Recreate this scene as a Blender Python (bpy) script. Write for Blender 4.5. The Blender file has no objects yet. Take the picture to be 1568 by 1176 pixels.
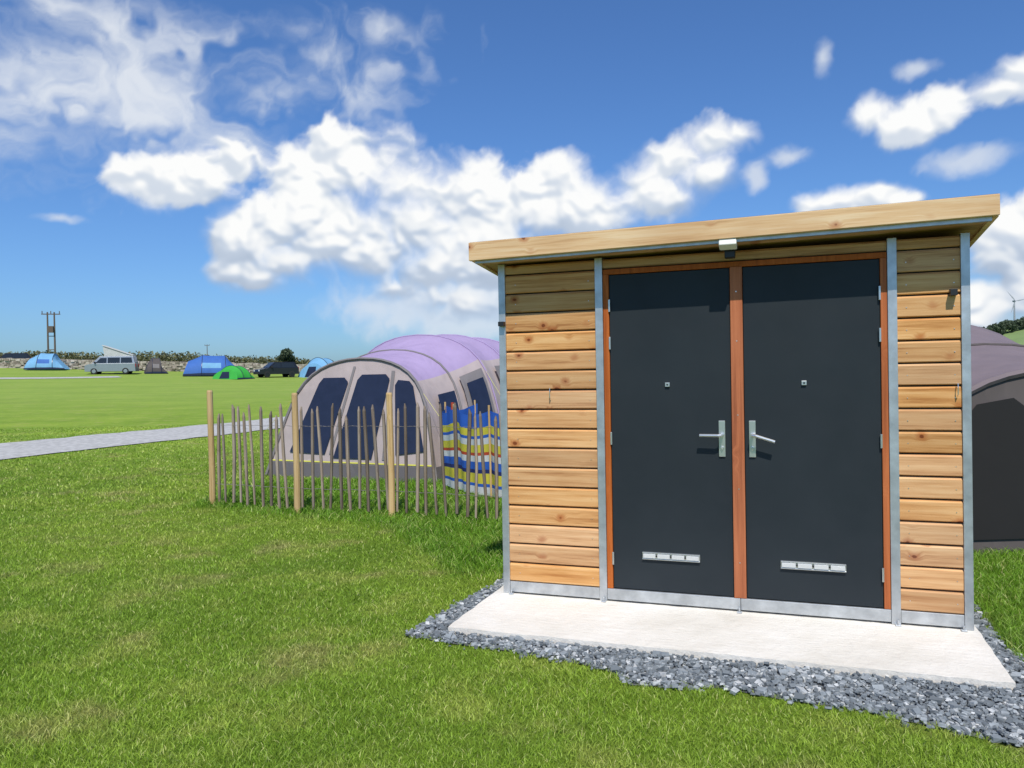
import bpy, math, random
import numpy as np
from mathutils import Vector, Matrix, Euler
random.seed(3); rng=np.random.default_rng(7)
D2R=math.radians
scene=bpy.context.scene
scene.view_settings.view_transform='Standard'
try: scene.view_settings.look='None'
except Exception: pass
scene.view_settings.exposure=0
SUN_EL=56.0
GZ=-0.045

# ------------------------------------------------------------------ helpers
def link(o,parent=None):
    scene.collection.objects.link(o)
    if parent is not None: o.parent=parent
    return o
def empty(name,loc=(0,0,0),rz=0):
    e=bpy.data.objects.new(name,None); e.empty_display_size=.2
    e.location=loc; e.rotation_euler=(0,0,rz); return link(e)

class MB:
    def __init__(s): s.v=[];s.f=[];s.m=[];s.a=[]
    def add(s,vs,fs,mi=0,a=0.0):
        b=len(s.v); s.v+= [tuple(v) for v in vs]
        for f in fs: s.f.append([b+i for i in f]); s.m.append(mi); s.a.append(a)
    def box(s,x0,x1,y0,y1,z0,z1,mi=0,a=0.0,M=None):
        vs=[Vector((x,y,z)) for z in(z0,z1) for y in (y0,y1) for x in (x0,x1)]
        if M is not None: vs=[M@v for v in vs]
        s.add(vs,[(0,2,3,1),(4,5,7,6),(0,1,5,4),(2,6,7,3),(0,4,6,2),(1,3,7,5)],mi,a)
    def prismx(s,prof,x0,x1,mi=0,a=0.0,z_add=0):
        n=len(prof); vs=[(x0,p[0],p[1]) for p in prof]+[(x1,p[0],p[1]+z_add) for p in prof]
        fs=[(i,(i+1)%n,n+(i+1)%n,n+i) for i in range(n)]+[tuple(range(n-1,-1,-1)),tuple(range(n,2*n))]
        s.add(vs,fs,mi,a)
    def prismy(s,prof,y0,y1,mi=0,a=0.0,top=None):
        n=len(prof); vs=[(p[0],y0,p[1]) for p in prof]+[(p[0],y1,p[1]) for p in prof]
        if top:
            zt,ins=top; zb=min(p[1] for p in prof)
            vs=[(x,y+(ins*(z-zb)/(zt-zb) if y==y0 else -ins*(z-zb)/(zt-zb)),z) for x,y,z in vs]
        fs=[(i,n+i,n+(i+1)%n,(i+1)%n) for i in range(n)]+[tuple(range(n)),tuple(range(2*n-1,n-1,-1))]
        s.add(vs,fs,mi,a)
    def tube(s,pts,r,n=8,mi=0,a=0.0):
        pts=[Vector(p) for p in pts]; k=len(pts)
        rs=r if isinstance(r,(list,tuple)) else [r]*k
        vs=[]
        for i,p in enumerate(pts):
            d=(pts[min(i+1,k-1)]-pts[max(i-1,0)]).normalized()
            u=d.cross(Vector((0,0,1)) if abs(d.z)<.9 else Vector((1,0,0))).normalized(); w=d.cross(u)
            for j in range(n):
                t=2*math.pi*j/n; vs.append(p+(u*math.cos(t)+w*math.sin(t))*rs[i])
        fs=[]
        for i in range(k-1):
            for j in range(n):
                fs.append((i*n+j,i*n+(j+1)%n,(i+1)*n+(j+1)%n,(i+1)*n+j))
        fs.append(tuple(range(n-1,-1,-1))); fs.append(tuple(range((k-1)*n,k*n)))
        s.add(vs,fs,mi,a)
    def obj(s,name,mats,parent=None,smooth=False,bevel=0,loc=None,rz=None,seg=2):
        me=bpy.data.meshes.new(name); me.from_pydata(s.v,[],s.f)
        for m in mats: me.materials.append(m)
        me.polygons.foreach_set('material_index',s.m)
        at=me.attributes.new('rnd','FLOAT','FACE'); at.data.foreach_set('value',s.a)
        if smooth:
            me.polygons.foreach_set('use_smooth',[True]*len(s.f))
            try: me.set_sharp_from_angle(angle=D2R(40))
            except Exception: pass
        me.update()
        o=bpy.data.objects.new(name,me)
        if loc: o.location=loc
        if rz is not None: o.rotation_euler=(0,0,rz)
        if bevel:
            b=o.modifiers.new('bevel','BEVEL'); b.width=bevel; b.segments=seg; b.limit_method='ANGLE'; b.angle_limit=D2R(40)
        return link(o,parent)

def np_mesh(name,V,F,mats,attrs={},parent=None,smooth=False,mi=None):
    me=bpy.data.meshes.new(name); k=F.shape[1]
    me.vertices.add(len(V)); me.vertices.foreach_set('co',V.astype(np.float32).ravel())
    me.loops.add(F.size); me.loops.foreach_set('vertex_index',F.astype(np.int32).ravel())
    me.polygons.add(len(F)); me.polygons.foreach_set('loop_start',np.arange(0,F.size,k,dtype=np.int32))
    try: me.polygons.foreach_set('loop_total',np.full(len(F),k,dtype=np.int32))
    except Exception: pass
    for m in mats: me.materials.append(m)
    if mi is not None: me.polygons.foreach_set('material_index',mi.astype(np.int32))
    me.polygons.foreach_set('use_smooth',np.full(len(F),smooth,dtype=bool))
    for n,(dom,val) in attrs.items():
        at=me.attributes.new(n,'FLOAT',dom); at.data.foreach_set('value',val.astype(np.float32))
    me.update(calc_edges=True); me.validate()
    return link(bpy.data.objects.new(name,me),parent)

# ------------------------------------------------------------------ materials
class NT:
    def __init__(s,nt): s.nt=nt
    def n(s,t,**kw):
        nd=s.nt.nodes.new(t)
        for k,v in kw.items(): setattr(nd,k,v)
        return nd
    def l(s,a,b): s.nt.links.new(a,b)
    def set(s,sock,v):
        if isinstance(v,bpy.types.NodeSocket): s.l(v,sock)
        else: sock.default_value=v
    def math(s,op,a,b=None,c=None,clamp=False):
        nd=s.n('ShaderNodeMath',operation=op,use_clamp=clamp); s.set(nd.inputs[0],a)
        if b is not None: s.set(nd.inputs[1],b)
        if c is not None: s.set(nd.inputs[2],c)
        return nd.outputs[0]
    def vmath(s,op,a,b=None):
        nd=s.n('ShaderNodeVectorMath',operation=op); s.set(nd.inputs[0],a)
        if b is not None: s.set(nd.inputs[1],b)
        return nd.outputs['Value'] if op in('LENGTH','DOT_PRODUCT') else nd.outputs[0]
    def noise(s,vec,scale,detail=4,rough=.5,out='Fac'):
        nd=s.n('ShaderNodeTexNoise'); s.set(nd.inputs['Scale'],scale); nd.inputs['Detail'].default_value=detail
        nd.inputs['Roughness'].default_value=rough
        if vec is not None: s.l(vec,nd.inputs['Vector'])
        return nd.outputs[out]
    def ramp(s,fac,stops,interp='LINEAR'):
        nd=s.n('ShaderNodeValToRGB'); cr=nd.color_ramp; cr.interpolation=interp
        while len(cr.elements)<len(stops): cr.elements.new(.5)
        for e,(p,c) in zip(cr.elements,stops):
            e.position=p; e.color=(*c,1) if len(c)==3 else c
        s.l(fac,nd.inputs[0]); return nd.outputs[0]
    def mix(s,f,a,b,mode='MIX'):
        nd=s.n('ShaderNodeMix',data_type='RGBA',blend_type=mode)
        s.set(nd.inputs[0],f)
        for i,v in((6,a),(7,b)):
            if isinstance(v,tuple) and len(v)==3: v=(*v,1)
            s.set(nd.inputs[i],v)
        return nd.outputs[2]
    def maprange(s,v,a,b,c=0,d=1,smooth=True):
        nd=s.n('ShaderNodeMapRange'); nd.interpolation_type='SMOOTHSTEP' if smooth else 'LINEAR'
        s.set(nd.inputs[0],v)
        for i,x in zip((1,2,3,4),(a,b,c,d)): nd.inputs[i].default_value=x
        return nd.outputs[0]
    def mapping(s,vec,loc=(0,0,0),scale=(1,1,1)):
        nd=s.n('ShaderNodeMapping'); nd.inputs['Location'].default_value=loc; nd.inputs['Scale'].default_value=scale
        s.l(vec,nd.inputs['Vector']); return nd.outputs[0]
def newmat(name):
    m=bpy.data.materials.new(name); m.use_nodes=True
    t=NT(m.node_tree); b=m.node_tree.nodes['Principled BSDF']; return m,t,b
def simple(name,col,rough=.6,metal=0,var=.12,scale=6,bump=0,bscale=40,spec=.5):
    m,t,b=newmat(name)
    tc=t.n('ShaderNodeTexCoord').outputs['Object']
    n=t.noise(tc,scale,5,.6)
    lo=tuple(max(0,c*(1-var)) for c in col); hi=tuple(min(1,c*(1+var)) for c in col)
    t.l(t.ramp(n,[(.3,lo),(.7,hi)]),b.inputs['Base Color'])
    b.inputs['Roughness'].default_value=rough; b.inputs['Metallic'].default_value=metal
    b.inputs['Specular IOR Level'].default_value=spec
    if bump:
        bp=t.n('ShaderNodeBump'); bp.inputs['Strength'].default_value=bump; bp.inputs['Distance'].default_value=.01
        t.l(t.noise(tc,bscale,5,.6),bp.inputs['Height']); t.l(bp.outputs[0],b.inputs['Normal'])
    return m
def fabric(name,col,trans=.25,var=.06):
    m,t,b=newmat(name)
    tc=t.n('ShaderNodeTexCoord').outputs['Object']
    n=t.noise(tc,2.5,3,.5)
    c=t.ramp(n,[(.3,tuple(x*(1-var) for x in col)),(.7,tuple(min(1,x*(1+var)) for x in col))])
    t.l(c,b.inputs['Base Color']); b.inputs['Roughness'].default_value=.75
    bp=t.n('ShaderNodeBump'); bp.inputs['Strength'].default_value=.55; bp.inputs['Distance'].default_value=.07
    w1=t.noise(t.mapping(tc,scale=(1,1,.6)),2.4,2,.45); w2=t.noise(t.vmath('ADD',t.mapping(tc,scale=(2.0,2.0,.35)),t.vmath('MULTIPLY',t.noise(tc,1.5,1,.5,'Color'),(1.2,1.2,1.2))),1.6,1,.4)
    t.l(t.math('ADD',w1,t.math('MULTIPLY',t.math('ABSOLUTE',t.math('SUBTRACT',w2,.5)),.8)),bp.inputs['Height']); t.l(bp.outputs[0],b.inputs['Normal'])
    if trans:
        tr=t.n('ShaderNodeBsdfTranslucent'); t.l(c,tr.inputs[0])
        mx=t.n('ShaderNodeMixShader'); mx.inputs[0].default_value=trans
        t.l(b.outputs[0],mx.inputs[1]); t.l(tr.outputs[0],mx.inputs[2])
        t.l(mx.outputs[0],m.node_tree.nodes['Material Output'].inputs[0])
    return m
def wood(name,c_lo,c_mid,c_hi,knots=True,axis='x',vary=.25):
    m,t,b=newmat(name)
    tc=t.n('ShaderNodeTexCoord').outputs['Object']
    rn=t.n('ShaderNodeAttribute',attribute_name='rnd').outputs['Fac']
    off=t.n('ShaderNodeCombineXYZ'); t.l(t.math('MULTIPLY',rn,13.7),off.inputs[0]); t.l(t.math('MULTIPLY',rn,31.3),off.inputs[1]); t.l(t.math('MULTIPLY',rn,7.1),off.inputs[2])
    p=t.vmath('ADD',tc,off.outputs[0])
    vz=t.n('ShaderNodeTexVoronoi'); vz.inputs['Scale'].default_value=7.0
    pk=t.vmath('ADD',p,t.vmath('MULTIPLY',t.vmath('SUBTRACT',t.noise(p,20,2,out='Color'),(.5,.5,.5)),(.02,.02,.02)))
    flat=t.vmath('MULTIPLY',pk,(.75,0,1) if axis=='x' else (1,0,.75)); t.l(flat,vz.inputs['Vector'])
    kd=vz.outputs['Distance']
    warp=t.maprange(kd,.0,.32,.035,0)
    wv=t.n('ShaderNodeCombineXYZ'); t.l(warp,wv.inputs[2 if axis=='x' else 0])
    pg=t.vmath('ADD',p,wv.outputs[0])
    sc=(1.3,30,34) if axis=='x' else (34,30,1.3)
    g=t.noise(t.vmath('MULTIPLY',pg,sc),1.0,5,.6)
    g2=t.noise(t.vmath('MULTIPLY',pg,tuple(x*3.5 for x in sc)),1.0,3,.6)
    gg=t.math('ADD',t.math('MULTIPLY',g,.7),t.math('MULTIPLY',g2,.3))
    c=t.ramp(gg,[(.35,c_lo),(.48,c_mid),(.62,c_hi)])
    big=t.noise(t.vmath('MULTIPLY',p,(1.0,1,1.0)),1.7,3)
    c=t.mix(t.maprange(big,.4,.75,0,.4),c,c_lo)
    if knots:
        c=t.mix(t.maprange(kd,.08,.26,.65,0),c,(c_lo[0]*.9,c_lo[1]*.55,c_lo[2]*.4))
        c=t.mix(t.maprange(kd,.055,.095,.92,0),c,(c_lo[0]*.42,c_lo[1]*.22,c_lo[2]*.15))
    hv=t.n('ShaderNodeHueSaturation'); t.l(c,hv.inputs['Color'])
    t.l(t.maprange(t.math('FRACT',t.math('MULTIPLY',rn,77.7)),0,1,1-vary,1+vary*.45,smooth=False),hv.inputs['Value'])
    t.l(t.maprange(t.math('FRACT',t.math('MULTIPLY',rn,17.3)),0,1,.92,1.06,smooth=False),hv.inputs['Saturation'])
    t.l(hv.outputs[0],b.inputs['Base Color'])
    b.inputs['Roughness'].default_value=.65; b.inputs['Specular IOR Level'].default_value=.3
    bp=t.n('ShaderNodeBump'); bp.inputs['Strength'].default_value=.35; bp.inputs['Distance'].default_value=.003
    t.l(gg,bp.inputs['Height']); t.l(bp.outputs[0],b.inputs['Normal'])
    return m

M_board=wood('cladding_wood',(.41,.18,.062),(.63,.335,.135),(.73,.44,.205),vary=.15)
M_fascia=wood('fascia_wood',(.50,.27,.115),(.70,.45,.225),(.77,.56,.33),vary=.1)
M_frame=wood('frame_wood',(.30,.072,.015),(.43,.11,.024),(.52,.145,.036),knots=False,axis='z',vary=.05)
M_post=wood('post_wood',(.42,.26,.10),(.58,.38,.16),(.66,.46,.22),knots=False,axis='z',vary=.15)
M_pale=wood('pale_wood',(.17,.12,.09),(.28,.215,.165),(.40,.33,.26),knots=False,axis='z',vary=.45)
M_galv=simple('galvanised_steel',(.55,.57,.58),.42,.75,.22,9,.05,60)
M_wire=simple('fence_wire',(.16,.15,.14),.6,.3,.2)
M_steel=simple('stainless_steel',(.72,.72,.70),.3,.85,.05,10)
M_seg=simple('vent_steel',(.66,.66,.64),.35,.2,.05)
M_black=simple('black_plastic',(.015,.015,.016),.45,0,.1)
M_white=simple('white_plastic',(.75,.73,.66),.45,0,.05)
M_turb=simple('turbine_grey',(.33,.35,.37),.5,0,.05)
M_dark=simple('dark_void',(.02,.015,.012),.9,0,.1)
M_roof=simple('roof_membrane',(.06,.062,.065),.8,0,.2,3,.2)
def door_mat():
    m,t,b=newmat('door_laminate')
    tc=t.n('ShaderNodeTexCoord').outputs['Object']
    c=t.ramp(t.noise(tc,1.8,4,.6),[(.3,(.021,.0265,.031)),(.75,(.0265,.033,.038))])
    t.l(c,b.inputs['Base Color']); t.l(t.maprange(t.noise(tc,3,5,.7),.3,.7,.40,.55),b.inputs['Roughness'])
    b.inputs['Specular IOR Level'].default_value=.2
    bp=t.n('ShaderNodeBump'); bp.inputs['Strength'].default_value=.06; bp.inputs['Distance'].default_value=.002
    t.l(t.noise(tc,350,2),bp.inputs['Height']); t.l(bp.outputs[0],b.inputs['Normal'])
    return m
M_door=door_mat()
def conc_mat():
    m,t,b=newmat('concrete')
    tc=t.n('ShaderNodeTexCoord').outputs['Object']
    n=t.noise(tc,1.6,6,.65); n2=t.noise(tc,38,5,.7)
    c=t.ramp(n,[(.3,(.60,.56,.485)),(.5,(.70,.66,.585)),(.72,(.77,.735,.67))])
    c=t.mix(t.maprange(n2,.56,.72,0,.22),c,(.42,.38,.32))
    t.l(c,b.inputs['Base Color']); b.inputs['Roughness'].default_value=.9
    bp=t.n('ShaderNodeBump'); bp.inputs['Strength'].default_value=.8; bp.inputs['Distance'].default_value=.008
    t.l(t.math('ADD',n2,t.math('MULTIPLY',t.noise(t.mapping(tc,scale=(4,22,1)),1.4,4),.8)),bp.inputs['Height']); t.l(bp.outputs[0],b.inputs['Normal'])
    return m
M_conc=conc_mat()

def lawn_colour(t,pos):
    n1=t.noise(pos,.33,4,.55); n2=t.noise(pos,1.9,4,.6)
    c=t.ramp(n1,[(.32,(.160,.262,.026)),(.5,(.212,.322,.034)),(.68,(.275,.375,.045))])
    c=t.mix(t.maprange(n2,.48,.68,0,.6),c,(.36,.41,.085))
    n3=t.noise(t.vmath('ADD',pos,(31.,7.,0.)),1.1,4,.65)
    c=t.mix(t.maprange(n3,.53,.70,0,.65),c,(.37,.325,.13))
    return c
def ground_mat():
    m,t,b=newmat('lawn_ground')
    pos=t.n('ShaderNodeNewGeometry').outputs['Position']
    c=lawn_colour(t,pos)
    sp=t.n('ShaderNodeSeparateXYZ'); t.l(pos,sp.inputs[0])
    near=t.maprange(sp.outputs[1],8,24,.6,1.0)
    fine=t.noise(pos,14,4,.75)
    c=t.mix(t.maprange(fine,.35,.7,.0,.4),c,(.08,.14,.012))
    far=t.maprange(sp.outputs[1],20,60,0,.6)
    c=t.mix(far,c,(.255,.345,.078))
    stripes=t.noise(t.vmath('MULTIPLY',pos,(.05,.6,1)),1,3,.6)
    c=t.mix(t.maprange(stripes,.42,.62,0,.28),c,(.15,.24,.03))
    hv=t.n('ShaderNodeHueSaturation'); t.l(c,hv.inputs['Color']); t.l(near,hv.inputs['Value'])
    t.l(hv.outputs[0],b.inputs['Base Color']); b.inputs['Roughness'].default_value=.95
    b.inputs['Specular IOR Level'].default_value=.1
    bp=t.n('ShaderNodeBump'); bp.inputs['Strength'].default_value=.7; bp.inputs['Distance'].default_value=.05
    t.l(t.noise(pos,9,4,.8),bp.inputs['Height']); t.l(bp.outputs[0],b.inputs['Normal'])
    return m
M_ground=ground_mat()
def blade_mat():
    m,t,b=newmat('grass_blades')
    pos=t.n('ShaderNodeNewGeometry').outputs['Position']
    c=lawn_colour(t,pos)
    rn=t.n('ShaderNodeAttribute',attribute_name='rnd').outputs['Fac']
    tall=t.n('ShaderNodeAttribute',attribute_name='tall').outputs['Fac']
    c=t.mix(t.math('MULTIPLY',tall,.75),c,(.10,.235,.016))
    c=t.mix(t.maprange(rn,.88,1.0,0,.75),c,(.46,.42,.20))
    hv=t.n('ShaderNodeHueSaturation'); t.l(c,hv.inputs['Color'])
    t.l(t.maprange(rn,0,.9,.7,1.8,smooth=False),hv.inputs['Value'])
    df=t.n('ShaderNodeBsdfDiffuse'); t.l(hv.outputs[0],df.inputs[0])
    tr=t.n('ShaderNodeBsdfTranslucent'); t.l(hv.outputs[0],tr.inputs[0])
    mx=t.n('ShaderNodeMixShader'); mx.inputs[0].default_value=.38
    t.l(df.outputs[0],mx.inputs[1]); t.l(tr.outputs[0],mx.inputs[2])
    gl=t.n('ShaderNodeBsdfGlossy'); gl.inputs['Roughness'].default_value=.45; gl.inputs['Color'].default_value=(.8,.85,.7,1)
    m2=t.n('ShaderNodeMixShader'); m2.inputs[0].default_value=.025; t.l(mx.outputs[0],m2.inputs[1]); t.l(gl.outputs[0],m2.inputs[2])
    t.l(m2.outputs[0],m.node_tree.nodes['Material Output'].inputs[0]); m.node_tree.nodes.remove(b)
    return m
M_blade=blade_mat()
def stone_mat(name,stops,attr=True):
    m,t,b=newmat(name)
    tc=t.n('ShaderNodeNewGeometry').outputs['Position']
    rn=t.n('ShaderNodeAttribute',attribute_name='rnd').outputs['Fac']
    c=t.ramp(rn,stops)
    c=t.mix(t.maprange(t.noise(tc,60,4),.4,.7,0,.35),c,stops[0][1])
    t.l(c,b.inputs['Base Color']); b.inputs['Roughness'].default_value=.85
    return m
M_stone=stone_mat('slate_gravel',[(.0,(.11,.125,.135)),(.5,(.21,.235,.25)),(.85,(.35,.375,.385)),(1,(.62,.62,.60))])
M_gravelbase=simple('gravel_bed',(.11,.115,.12),.95,0,.3,60)
M_road=simple('gravel_track',(.40,.39,.37),.95,0,.34,7,.9,22)
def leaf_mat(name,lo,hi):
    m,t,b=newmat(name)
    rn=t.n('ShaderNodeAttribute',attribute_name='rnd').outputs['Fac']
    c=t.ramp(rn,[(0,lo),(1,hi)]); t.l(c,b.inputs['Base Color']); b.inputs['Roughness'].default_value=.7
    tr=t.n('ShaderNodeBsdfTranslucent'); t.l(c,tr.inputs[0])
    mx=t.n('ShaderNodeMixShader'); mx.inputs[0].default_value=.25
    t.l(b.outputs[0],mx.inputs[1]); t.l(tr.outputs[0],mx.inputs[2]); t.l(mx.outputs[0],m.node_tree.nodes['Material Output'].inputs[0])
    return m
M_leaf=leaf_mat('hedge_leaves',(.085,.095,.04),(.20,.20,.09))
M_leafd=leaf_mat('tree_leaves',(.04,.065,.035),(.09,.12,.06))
M_bark=simple('bark',(.09,.07,.05),.9,0,.3,8,.4)
M_wallstone=stone_mat('wall_stone',[(.0,(.20,.165,.13)),(.5,(.32,.275,.22)),(1,(.48,.43,.36))])

# ------------------------------------------------------------------ terrain
def tz(x,y):
    r=np.clip((np.asarray(y,float)-28)/57,0,1.2)
    amp=np.clip(1.94-0.034*(np.asarray(x,float)+27),.9,4.2)
    return GZ+r**1.25*amp
def tzf(x,y): return float(tz(x,y))
xs=np.concatenate([-np.geomspace(3500,70,22),np.arange(-66,67,3.),np.geomspace(70,3500,22)])
ys=np.concatenate([[-400,-100,-30],np.arange(-10,24,3.),np.arange(24,104,1.5),np.geomspace(106,5000,24)])
X,Y=np.meshgrid(xs,ys); Z=tz(X,Y)
V=np.stack([X.ravel(),Y.ravel(),Z.ravel()],1); nx=len(xs); ny=len(ys)
ii,jj=np.meshgrid(np.arange(nx-1),np.arange(ny-1)); a=(jj*nx+ii).ravel()
F=np.stack([a,a+1,a+nx+1,a+nx],1)
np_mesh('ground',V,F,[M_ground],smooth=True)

def strip(name,pts,w,mat,dz=.02):
    P=[]
    for (x0,y0),(x1,y1) in zip(pts[:-1],pts[1:]):
        n=max(2,int(math.hypot(x1-x0,y1-y0)/.6))
        for i in range(n): P.append((x0+(x1-x0)*i/n,y0+(y1-y0)*i/n))
    P.append(pts[-1]); P=np.array(P)
    for _ in range(16): P[1:-1]=.5*P[1:-1]+.25*(P[:-2]+P[2:])
    T=np.gradient(P,axis=0); T/=np.linalg.norm(T,axis=1)[:,None]; N=np.stack([-T[:,1],T[:,0]],1)
    cols=5; V=[];F=[]
    for i,(p,nn) in enumerate(zip(P,N)):
        for c in range(cols):
            o=(c/(cols-1)-.5)*w
            if c in(0,cols-1): o+=random.uniform(-.14,.14)
            q=p+nn*o; V.append((q[0],q[1],tzf(q[0],q[1])+dz))
    for i in range(len(P)-1):
        for c in range(cols-1):
            F.append((i*cols+c+1,i*cols+c,(i+1)*cols+c,(i+1)*cols+c+1))
    return np_mesh(name,np.array(V),np.array(F),[mat])
strip('gravel_track',[(-16,2),(-14.2,9),(-12.0,17.),(-9.3,24.5),(-7.4,30),(-2,40),(8,52)],4.1,M_road)
strip('gravel_track',[(-70,76),(-52,74.5),(-44,77),(-40,80)],2.6,M_road,.03)

# ------------------------------------------------------------------ shed frame of reference
SO=Vector((-0.0607,5.277,0)); SA=D2R(-19.6)
def s2w(s,t,z=0):
    return (SO.x+s*math.cos(SA)-t*math.sin(SA), SO.y+s*math.sin(SA)+t*math.cos(SA), z)
def w2s(x,y):
    dx=x-SO.x; dy=y-SO.y
    return dx*math.cos(SA)+dy*math.sin(SA), -dx*math.sin(SA)+dy*math.cos(SA)
GP=[(-.19,1.9),(-.19,.3),(-.25,-.35),(-.31,-.88),(.0,-.93),(.35,-.95),(.64,-1.00),(.85,-1.04),(.98,-1.10),(1.08,-1.22),(1.33,-1.19),(1.5,-1.13),(1.8,-1.19),(2.04,-1.20),(2.3,-1.27),(2.58,-1.36),(3.4,-1.55),(3.2,-1.1),(3.0,-.7),(2.88,-.15),(2.86,1.9)]
def inpoly(px,py,poly):
    ins=np.zeros(px.shape,bool); n=len(poly)
    for i in range(n):
        x0,y0=poly[i]; x1,y1=poly[(i+1)%n]
        c=((y0>py)!=(y1>py))&(px<(x1-x0)*(py-y0)/(y1-y0+1e-12)+x0); ins^=c
    return ins
mb=MB(); mb.add([s2w(s*1.0,t,GZ+.006) for s,t in GP],[tuple(range(len(GP)))])
gravel=empty('gravel')
mb.obj('gravel_bed',[M_gravelbase],gravel)
N=15000
ss=rng.uniform(-.35,3.4,N*3); tt=rng.uniform(-1.65,1.0,N*3)
k=inpoly(ss+rng.normal(0,.02,ss.shape),tt+rng.normal(0,.025,ss.shape),GP)&~((ss>-.09)&(ss<2.795)&(tt>-.785)&(tt<1.6))
ss=ss[k][:N]; tt=tt[k][:N]; n=len(ss)
base=np.array([(x,y,z) for x in(-1,1) for y in (-1,1) for z in(-1,1)],float)
fq=np.array([(0,1,3,2),(4,6,7,5),(0,4,5,1),(2,3,7,6),(0,2,6,4),(1,5,7,3)])
sz=rng.uniform(.005,.0125,n)*np.where(rng.random(n)<.07,1.8,1)
vs=base[None]*rng.uniform(.55,1.15,(n,8,3))*sz[:,None,None]*np.array([1.15,.85,.6])
ang=rng.uniform(0,6.28,n); tl=rng.normal(0,.45,n)
R=np.zeros((n,3,3)); ca,sa=np.cos(ang),np.sin(ang); cb,sb=np.cos(tl),np.sin(tl)
R[:,0,0]=ca;R[:,0,1]=-sa*cb;R[:,0,2]=sa*sb;R[:,1,0]=sa;R[:,1,1]=ca*cb;R[:,1,2]=-ca*sb;R[:,2,1]=sb;R[:,2,2]=cb
vs=np.einsum('nij,nkj->nki',R,vs)
wx,wy,_=s2w(ss,tt)
ctr=np.stack([wx,wy,GZ+.008+rng.uniform(0,.016,n)],1)
vs=vs+ctr[:,None,:]
F=(np.arange(n)[:,None,None]*8+fq[None]).reshape(-1,4)
np_mesh('stones',vs.reshape(-1,3),F,[M_stone],{'rnd':('FACE',np.repeat(rng.random(n)**1.2,6))},gravel)

# slab
mb=MB(); nxs,nys=60,30
def slabp(i,j):
    s=-.085+2.875*i/nxs; t=-.78+2.38*j/nys
    if j==0: t+=random.uniform(-.005,.005)
    if i==0 or i==nxs: s+=random.uniform(-.005,.005)
    return (s,t,random.uniform(-.0015,.0015))
top=[slabp(i,j) for j in range(nys+1) for i in range(nxs+1)]
mb.add(top,[(j*(nxs+1)+i,j*(nxs+1)+i+1,(j+1)*(nxs+1)+i+1,(j+1)*(nxs+1)+i) for j in range(nys) for i in range(nxs)])
fr=[top[i] for i in range(nxs+1)]; mb.add(fr+[(p[0],p[1]-.003,-.10) for p in fr],[(i+1,i,nxs+1+i,nxs+2+i) for i in range(nxs)])
for i in(0,nxs):
    e=[top[j*(nxs+1)+i] for j in range(nys+1)]
    mb.add(e+[(p[0],p[1],-.10) for p in e],[(j,j+1,nys+2+j,nys+1+j) if i==0 else (j+1,j,nys+1+j,nys+2+j) for j in range(nys)])
mb.obj('concrete_slab',[M_conc],loc=tuple(SO),rz=SA)

# ------------------------------------------------------------------ SHED
shed=empty('wooden_shed',tuple(SO),SA)
W=2.745; DEP=1.5; WT=2.20
P=.1285
def boards(mb,s0,s1,z0,z1,t0=0.0,flip=False):
    z=.085
    while z<z1-.005:
        za=max(z,z0); zb=min(z+P-.008,z1)
        if zb-za>.02:
            j=random.uniform(-.0015,.0015)
            prof=[(t0+.02,za),(t0+.007,za),(t0-.001+j,za+.006),(t0-.001+j,zb-.012),(t0+.012,zb),(t0+.02,zb)]
            mb.prismx(prof[::-1],s0,s1,0,random.random())
        z+=P
    mb.box(s0,s1,t0+.018,t0+.05,z0,z1,1)
mb=MB()
boards(mb,.03,.644,.085,WT)
boards(mb,2.403,2.722,.085,WT)
boards(mb,.695,2.352,2.135,WT,.004)
mb.obj('cladding_front',[M_board,M_dark],shed)
mb=MB()
for sx,sg in((-.002,-1),(W+.012,1)):
    z=.085
    while z<WT-.05:
        zb=z+P-.006
        mb.box(sx-.01,sx+.01,.05,DEP,z,min(zb,WT),0,random.random()); z+=P
z=.085
while z<WT-.25:
    mb.box(.0,W,DEP,DEP+.02,z,z+P-.006,0,random.random()); z+=P
mb.box(.02,W-.01,.10,DEP-.01,.085,WT-.2,1)
mb.obj('cladding_sides',[M_board,M_dark],shed)
mb=MB()
for a,b_ in((-.018,.029),(.645,.694),(2.353,2.402),(2.723,2.768)):
    mb.box(a,b_,-.012,.03,.0,WT+.01)
mb.box(-.018,-.012,.031,.06,.0,WT); mb.box(2.762,2.768,.031,.06,.0,WT)
for a,b_ in((.030,.644),(.695,1.52),(1.523,2.352),(2.403,2.722)):
    mb.box(a,b_,-.008,.03,.012,.082)
for a in(.03,.66,1.50,2.37,2.70): 
    mb.box(a,a+.03,-.045,-.013,.0,.008); mb.tube([(a+.015,-.03,.008),(a+.015,-.03,.03)],.006,6)
mb.obj('steel_frame',[M_galv],shed,bevel=.002)
mb=MB()
mb.box(.696,.733,-.006,.04,.083,2.10,0,.1); mb.box(1.484,1.556,-.010,.04,.083,2.10,0,.35); mb.box(2.316,2.351,-.006,.04,.083,2.10,0,.6)
mb.box(.696,2.351,-.007,.04,2.1005,2.133,0,.8)
mb.obj('door_frame',[M_frame],shed,bevel=.003)
mb=MB(); mb.box(.736,1.481,.004,.045,.088,2.096); mb.box(1.559,2.313,.004,.045,.088,2.096)
mb.obj('doors',[M_door],shed,bevel=.002)
mb=MB()
for z in (.3,.75,1.2,1.65,1.95): mb.tube([(1.52,-.0115,z),(1.52,-.009,z)],.004,8)
for s in(.1,.6,2.45,2.69):
    for i in range(17):
        if i<16: mb.tube([(s,-.003,.085+P*i+.055),(s,.002,.085+P*i+.055)],.003,6)
mb.obj('screws',[M_steel],shed)
mb=MB()
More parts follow.
